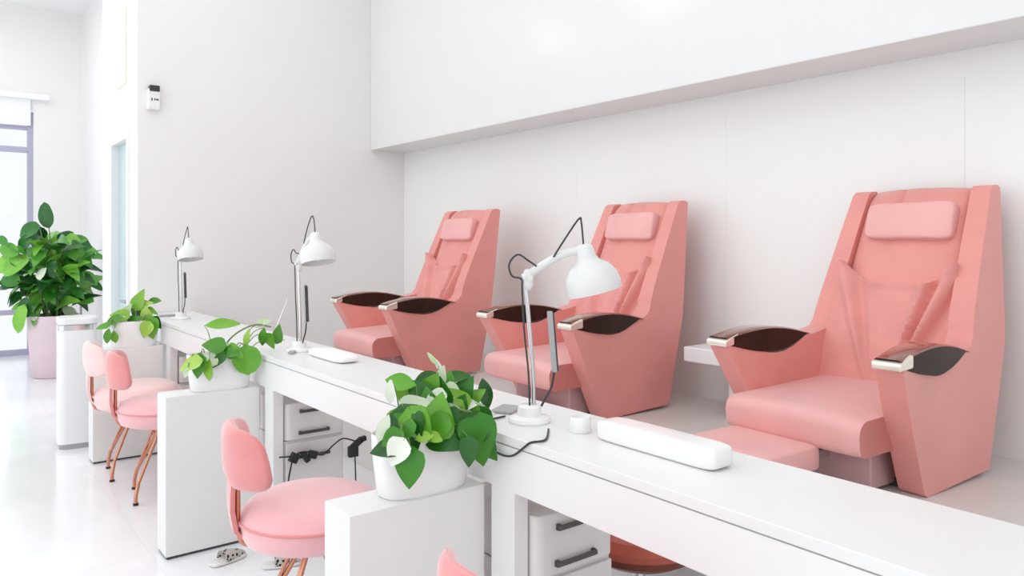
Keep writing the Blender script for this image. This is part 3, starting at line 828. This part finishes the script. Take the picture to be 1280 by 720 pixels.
cen = Vector((0.0, -0.0, 1.06))
for k in range(185):
    while True:
        v = Vector((rnd.uniform(-1, 1), rnd.uniform(-1, 1), rnd.uniform(-1, 1)))
        if 0.2 < v.length < 1: break
    p = cen + Vector((v.x * 0.40, v.y * 0.36, v.z * 0.46))
    if v.z < -0.6: p.x *= 0.75; p.y *= 0.75
    d = Vector((v.x, v.y, rnd.uniform(-0.7, 0.7))).normalized()
    L = rnd.uniform(0.14, 0.27)
    nrm = Vector((-0.3, -0.6, 0.9)) + Vector((rnd.uniform(-0.6, 0.6), rnd.uniform(-0.6, 0.6), rnd.uniform(-0.4, 0.4)))
    leaf(bm, p - d * L * 0.3, d, nrm, L, L * rnd.uniform(0.55, 0.8), rnd.uniform(0.1, 0.5), rnd.choice([H_, R_, H_]), 1 if rnd.random() < 0.07 else 0, 0.25)  # the few pale leaves paint highlights into this foliage
for (px, py, L, W, ang) in ((57, 268, 0.27, 0.15, 105), (35, 288, 0.24, 0.17, 200), (30, 305, 0.20, 0.15, 230), (10, 312, 0.20, 0.15, 150), (3, 300, 0.12, 0.08, 130), (5, 330, 0.2, 0.12, 100), (95, 300, 0.22, 0.12, 10), (80, 297, 0.2, 0.14, 40), (24, 400, 0.30, 0.15, -110), (32, 385, 0.2, 0.14, -90), (50, 405, 0.16, 0.14, -80), (12, 350, 0.2, 0.15, 170), (100, 330, 0.2, 0.17, -20), (104, 350, 0.2, 0.15, -60)):
    c = at(px, py, 9.0) - PB
    a = radians(ang); d = Vector((RT[0], RT[1], 0)) * cos(a) + Vector((0, 0, 1)) * sin(a)
    leaf(bm, c - d * L * 0.5, d, Vector((-FW[0], -FW[1], 0.4)), L, W, 0.15, R_, 0, 0.2)
    tube(bs, [c - d * L * 0.5, (c - d * L * 0.5) * 0.5 + Vector((0, 0, 0.5)), (0, 0, 0.9)], [0.005, 0.007], sides=5, n=4)
link('foliage', bm, [M['leaf_big'], M['leaf_var']], t4, angle=180)
link('stem', bs, M['stem'], t4)

# ------------------------------------------------------------------ desk lamps
def lamp(label, loc, rz, reach=0.168, lift=0.0, slim=True):
    t = thing('desk_lamp', label, 'desk lamp', loc, rz, 'white desk lamps on the counter')
    bm = bmesh.new(); lathe(bm, [(0, 0), (0.060, 0), (0.063, 0.006), (0.060, 0.014), (0.036, 0.020), (0.034, 0.046), (0.028, 0.050), (0, 0.050)], seg=36); link('base', bm, M['ceramic'], t)
    bm = bmesh.new(); tube(bm, [(0.012, 0, 0.045), (0.010, 0, 0.15), (-0.002, 0, 0.30), (-0.012, 0, 0.415)], 0.0065, sides=12); link('pole', bm, M['chrome'], t)
    bm = bmesh.new(); superbox(bm, 0.016, 0.013, 0.032, (-0.004, 0, 0.418), 0.7, 20, 10)
    tube(bm, [(0.0, -0.022, 0.425), (0.0, 0.022, 0.425)], 0.009, smooth=False); link('joint', bm, M['satin'], t)
    zt = 0.505 + lift
    bm = bmesh.new(); tube(bm, [(-0.018, 0, 0.422), (0.04, 0, 0.46 + lift * 0.5), (0.10, 0, 0.493 + lift * 0.9), (reach - 0.01, 0, zt)], 0.0125, sides=14); link('arm', bm, M['satin'], t)
    bm = bmesh.new()
    M4 = Matrix.Translation((reach - 0.005, 0, zt)) @ Matrix.Rotation(radians(-14), 4, 'Y')
    pr = [(0, 0.018), (0.018, 0.017), (0.026, 0.008), (0.029, -0.02), (0.036, -0.034), (0.062, -0.052), (0.078, -0.078), (0.083, -0.105), (0.080, -0.128), (0.076, -0.128), (0.078, -0.105), (0.072, -0.08), (0.05, -0.055), (0, -0.05)]
    lathe(bm, pr, seg=40, mat4=M4); sh = link('shade', bm, M['satin'], t, angle=60)
    bm = bmesh.new(); lathe(bm, [(0, -0.05), (0.014, -0.055), (0.028, -0.085), (0.02, -0.112), (0, -0.118)], seg=20, mat4=M4); link('bulb', bm, M['ceramic'], sh)
    bm = bmesh.new()
    tube(bm, [(0.0, -0.012, 0.05), (-0.004, -0.012, 0.15), (-0.016, -0.012, 0.27), (-0.022, -0.012, 0.39), (-0.024, -0.013, 0.42), (-0.052, -0.014, 0.43), (-0.060, -0.014, 0.465), (-0.035, -0.014, 0.492), (-0.005, -0.014, 0.475), (0.02, -0.013, 0.458 + lift * 0.3)], 0.0028, sides=8)
    tube(bm, [(0.07, -0.012, 0.485 + lift * 0.7), (0.105, -0.012, 0.54 + lift), (0.145, -0.010, 0.597 + lift), (reach - 0.015, -0.004, 0.585 + lift), (reach - 0.008, 0, zt + 0.012)], 0.0028, sides=8)
    link('cable', bm, M['cable'], t)
    if slim:
        bm = bmesh.new(); tube(bm, [(0.035, 0.0, 0.045), (0.048, 0, 0.07), (0.066, 0.0, 0.105), (0.074, 0, 0.16)], 0.0035, sides=8); n = link('gooseneck', bm, M['cable'], t)
        bm = bmesh.new(); box(bm, 0.066, 0.083, -0.008, 0.008, 0.145, 0.325)
        for v in bm.verts: v.co.x -= (v.co.z - 0.145) * 0.08
        link('slim_light', bm, M['greyplastic'], n, bevel=0.004)
        bm = bmesh.new(); box(bm, 0.0835, 0.0865, -0.0075, 0.0075, 0.150, 0.318)
        for v in bm.verts: v.co.x -= (v.co.z - 0.145) * 0.08
        link('light_face', bm, M['shadow_gap'], n, smooth=False)
    return t
lamp1 = lamp('white desk lamp nearest the camera, long arm and black cable loops', (1.405, 1.715, DH), radians(-36))
lamp('white desk lamp in the middle of the counter, in front of the blank end wall', (1.43, 3.50, DH), radians(-86), 0.17, 0.05)
lamp('white desk lamp at the far end of the counter', (1.385, 5.45, DH), radians(-84), 0.15, 0.03)

# ------------------------------------------------------------------ things on the counter
def cushion(name, label, loc, sx, sy, sz, e, m, cat, rz=0):
    bm = bmesh.new(); superbox(bm, sx, sy, sz, (0, 0, sz), e, 40, 16)
    o = link(name, bm, m, angle=180); o.location = loc; o.rotation_euler.z = rz
    return tag(o, label, cat)
cushion('hand_rest', 'long white padded hand rest on the counter at the right', (1.462, 1.265, DH), 0.044, 0.195, 0.027, 0.26, M['ceramic'], 'hand rest')
cushion('hand_rest', 'flat white padded hand rest beside the middle desk lamp', (1.46, 3.19, DH), 0.055, 0.185, 0.017, 0.45, M['towel'], 'hand rest')
t = thing('nail_cup', 'small white cup beside the base of the nearest desk lamp', 'cup', (1.44, 1.535, DH), radians(20))
bm = bmesh.new(); lathe(bm, [(0, 0), (0.026, 0), (0.030, 0.006), (0.031, 0.036), (0.028, 0.044), (0.024, 0.044), (0.024, 0.030), (0, 0.030)], seg=28); link('cup_body', bm, M['ceramic'], t)
bm = bmesh.new(); tube(bm, [(0.029, 0, 0.036), (0.044, 0, 0.034), (0.046, 0, 0.018), (0.030, 0, 0.012)], 0.004, sides=8); link('cup_handle', bm, M['ceramic'], t)
o = link('notepad', B(-0.05, 0.05, -0.035, 0.035, 0, 0.009), M['greyplastic'], bevel=0.003); o.location = (1.44, 1.87, DH); o.rotation_euler.z = 0.5
tag(o, 'thin grey notepad lying behind the nearest plant and lamp', 'notepad')
cushion('folded_cloth', 'small pale folded cloth left of the nearest lamp base', (1.315, 1.85, DH), 0.03, 0.045, 0.011, 0.5, M['velvetpale'], 'cloth', 0.3)
o = link('clip', B(-0.014, 0.014, -0.03, 0.03, 0, 0.014), M['greyplastic'], bevel=0.005); o.location = (1.375, 3.45, DH); o.rotation_euler.z = -0.6
tag(o, 'small grey clip at the base of the middle desk lamp', 'clip')
o = link('tray', B(-0.06, 0.06, -0.04, 0.04, 0, 0.012), M['greyplastic'], bevel=0.004); o.location = (1.36, 5.72, DH)
tag(o, 'small grey tray on the far end of the counter', 'tray')
bm = bmesh.new(); lathe(bm, [(0, 0), (0.03, 0), (0.03, 0.008), (0.008, 0.012), (0, 0.012)], seg=20)
t = thing('gooseneck_stand', 'thin white curved stem rising behind the middle plant', 'stand', (1.50, 3.95, DH))
link('foot', bm, M['satin'], t)
bm = bmesh.new(); tube(bm, [(0, 0, 0.01), (-0.01, 0, 0.07), (0.012, -0.01, 0.14), (0.035, -0.02, 0.205), (0.035, -0.02, 0.225)], [0.006, 0.004], sides=8); link('stem', bm, M['satin'], t)
# cord hanging over the front edge
bm = bmesh.new()
tube(bm, [(1.38, 1.80, DH + 0.004), (1.30, 1.79, DH + 0.004), (1.262, 1.765, DH + 0.003), (1.2515, 1.745, DH - 0.004), (1.2495, 1.72, DH - 0.035), (1.2495, 1.66, DH - 0.054), (1.2495, 1.60, DH - 0.048), (1.2495, 1.545, DH - 0.012), (1.254, 1.525, DH + 0.003), (1.30, 1.52, DH + 0.004), (1.38, 1.60, DH + 0.004)], 0.003, sides=8)
mi_ = (Matrix.Translation((1.405, 1.715, DH)) @ Matrix.Rotation(radians(-36), 4, 'Z')).inverted()
for v in bm.verts: v.co = mi_ @ v.co
link('power_cord', bm, M['cable'], lamp1)
# black adapters with cords at the middle cabinet
t = thing('power_strip', 'tangled black adapters and cord in front of the middle drawer cabinet', 'power cord', (1.312, 3.375, 0))
def lump(c, s, rot):
    bm = bmesh.new(); box(bm, -s[0], s[0], -s[1], s[1], -s[2], s[2])
    R = Euler(rot).to_matrix()
    for v in bm.verts: v.co = R @ v.co + Vector(c)
    return bm
for c, s, r in (((0.03, -0.03, 0.405), (0.02, 0.012, 0.022), (0, 0.5, 0)), ((0.085, -0.03, 0.40), (0.013, 0.012, 0.026), (0, -0.5, 0)), ((0.12, -0.03, 0.405), (0.02, 0.012, 0.018), (0, 0.3, 0)), ((0.325, -0.03, 0.385), (0.024, 0.014, 0.026), (0, 0.0, 0)), ((0.345, -0.03, 0.42), (0.034, 0.012, 0.014), (0, -0.6, 0)), ((0.375, -0.03, 0.437), (0.018, 0.012, 0.012), (0, -0.2, 0))):
    link('adapter', lump(c, s, r), M['black'], t, bevel=0.004)
bm = bmesh.new()
tube(bm, [(-0.04, -0.03, 0.42), (0.02, -0.03, 0.415), (0.06, -0.03, 0.425), (0.10, -0.03, 0.42), (0.17, -0.03, 0.395), (0.22, -0.03, 0.43), (0.27, -0.03, 0.455), (0.32, -0.03, 0.44), (0.35, -0.03, 0.425)], 0.0035, sides=8)
tube(bm, [(0.02, -0.035, 0.40), (0.0, -0.035, 0.30), (-0.012, -0.04, 0.15), (-0.012, -0.04, 0.0035)], 0.004, sides=8)
tube(bm, [(0.335, -0.03, 0.37), (0.34, -0.03, 0.2), (0.345, -0.02, 0.0035)], 0.0035, sides=8)
link('cord', bm, M['black'], t)

# slippers on the floor
def slipper(label, loc, rz):
    t = thing('slipper', label, 'slipper', loc, rz, 'spotted slippers under the chair')
    bm = bmesh.new(); superbox(bm, 0.085, 0.036, 0.009, (0.02, 0, 0.009), 0.6, 32, 8); link('sole', bm, M['cabinet'], t, angle=180)
    bm = bmesh.new()
    def up(u, v):
        a = pi * u; x = lerp(-0.01, 0.098, v); w = 0.036 * (1 - 0.55 * v ** 3); h = 0.042 * (1 - 0.75 * v ** 2)
        return (x, w * cos(a), 0.014 + h * sin(a))
    grid_sheet(bm, up, 16, 10); bmesh.ops.solidify(bm, geom=bm.faces[:], thickness=0.004)
    link('upper', bm, M['leopard'], t, angle=180)
    return t
slipper('spotted slipper on the floor against the middle divider panel', (1.03, 3.36, 0), radians(15))
slipper('spotted slipper on the floor, mostly behind the pink chair seat', (1.20, 3.18, 0), radians(-20))

# ------------------------------------------------------------------ bin, rail
t = thing('trash_bin', 'tall white bin with a silver band, on the floor past the chairs', 'bin', (0.832, 5.94, 0), radians(-4))
bm = bmesh.new(); rbox_plan(bm, -0.118, 0.118, -0.118, 0.118, 0.035, 0.80, 0.05); link('body', bm, M['white'], t)
bm = bmesh.new(); rbox_plan(bm, -0.112, 0.112, -0.112, 0.112, 0, 0.035, 0.05); link('base', bm, M['greyplastic'], t)
bm = bmesh.new(); rbox_plan(bm, -0.119, 0.119, -0.119, 0.119, 0.80, 0.835, 0.05); link('band', bm, M['chrome'], t)
bm = bmesh.new(); rbox_plan(bm, -0.12, 0.12, -0.12, 0.12, 0.835, 0.885, 0.05); lid = link('lid', bm, M['white'], t, bevel=0.012)
t = thing('garment_rail', 'slim grey metal rail standing behind the big floor plant', 'rail', (1.30, 9.85, 0))
bm = bmesh.new(); tube(bm, [(-0.14, 0, 1.18), (-0.14, 0, 1.2), (0.14, 0, 1.2), (0.14, 0, 1.18)], 0.013, smooth=False); link('top_bar', bm, M['greyplastic'], t)
for x in (-0.1, 0.12):
    bm = bmesh.new(); tube(bm, [(x, 0, 0.0), (x, 0, 1.2)], 0.013, smooth=False); link('upright', bm, M['greyplastic'], t)
bm = bmesh.new(); box(bm, -0.15, 0.17, -0.12, 0.12, 0, 0.015); link('base', bm, M['greyplastic'], t, bevel=0.004)

# ------------------------------------------------------------------ light
W = bpy.data.worlds.new('daylight'); S.world = W; W.use_nodes = True
bg = W.node_tree.nodes['Background']
bg.inputs['Color'].default_value = (0.95, 0.985, 1.0, 1)
bg.inputs['Strength'].default_value = 1.0
def area(name, loc, rot, sx, sy, power, col=(1, 1, 1)):
    l = bpy.data.lights.new(name, 'AREA'); l.shape = 'RECTANGLE'; l.size = sx; l.size_y = sy; l.energy = power; l.color = col
    o = bpy.data.objects.new(name, l); COL.objects.link(o); o.location = loc; o.rotation_euler = rot
    return o
# shop-front daylight from the open left side
area('shopfront_daylight', (-4.6, 3.2, 2.2), (0, radians(-90), 0), 4.0, 9.0, 74, (0.965, 1.0, 0.99))
area('ceiling_glow', (0.6, 2.5, CZ - 0.15), (0, 0, 0), 3.5, 7.0, 44, (0.975, 1.0, 0.985))

area('front_window_daylight', (-1.5, FY - 0.2, 1.7), (radians(-90), 0, 0), 4.5, 2.8, 22, (0.96, 0.98, 1.0))
area('passage_fill', (0.0, 8.6, CZ - 0.15), (0, 0, 0), 1.8, 3.0, 22, (0.98, 1, 1))  # added fill brightening the passage, no fixture of its own
area('rear_fill', (-0.4, -3.9, 2.2), (radians(90), 0, 0), 6.5, 3.2, 42, (0.975, 1.0, 0.99))  # added soft fill from behind the camera, no window there
S.view_settings.view_transform = 'Standard'
S.view_settings.look = 'None'
S.view_settings.exposure = 0.10
S.cycles.use_denoising = True
S.cycles.max_bounces = 10
S.cycles.diffuse_bounces = 6
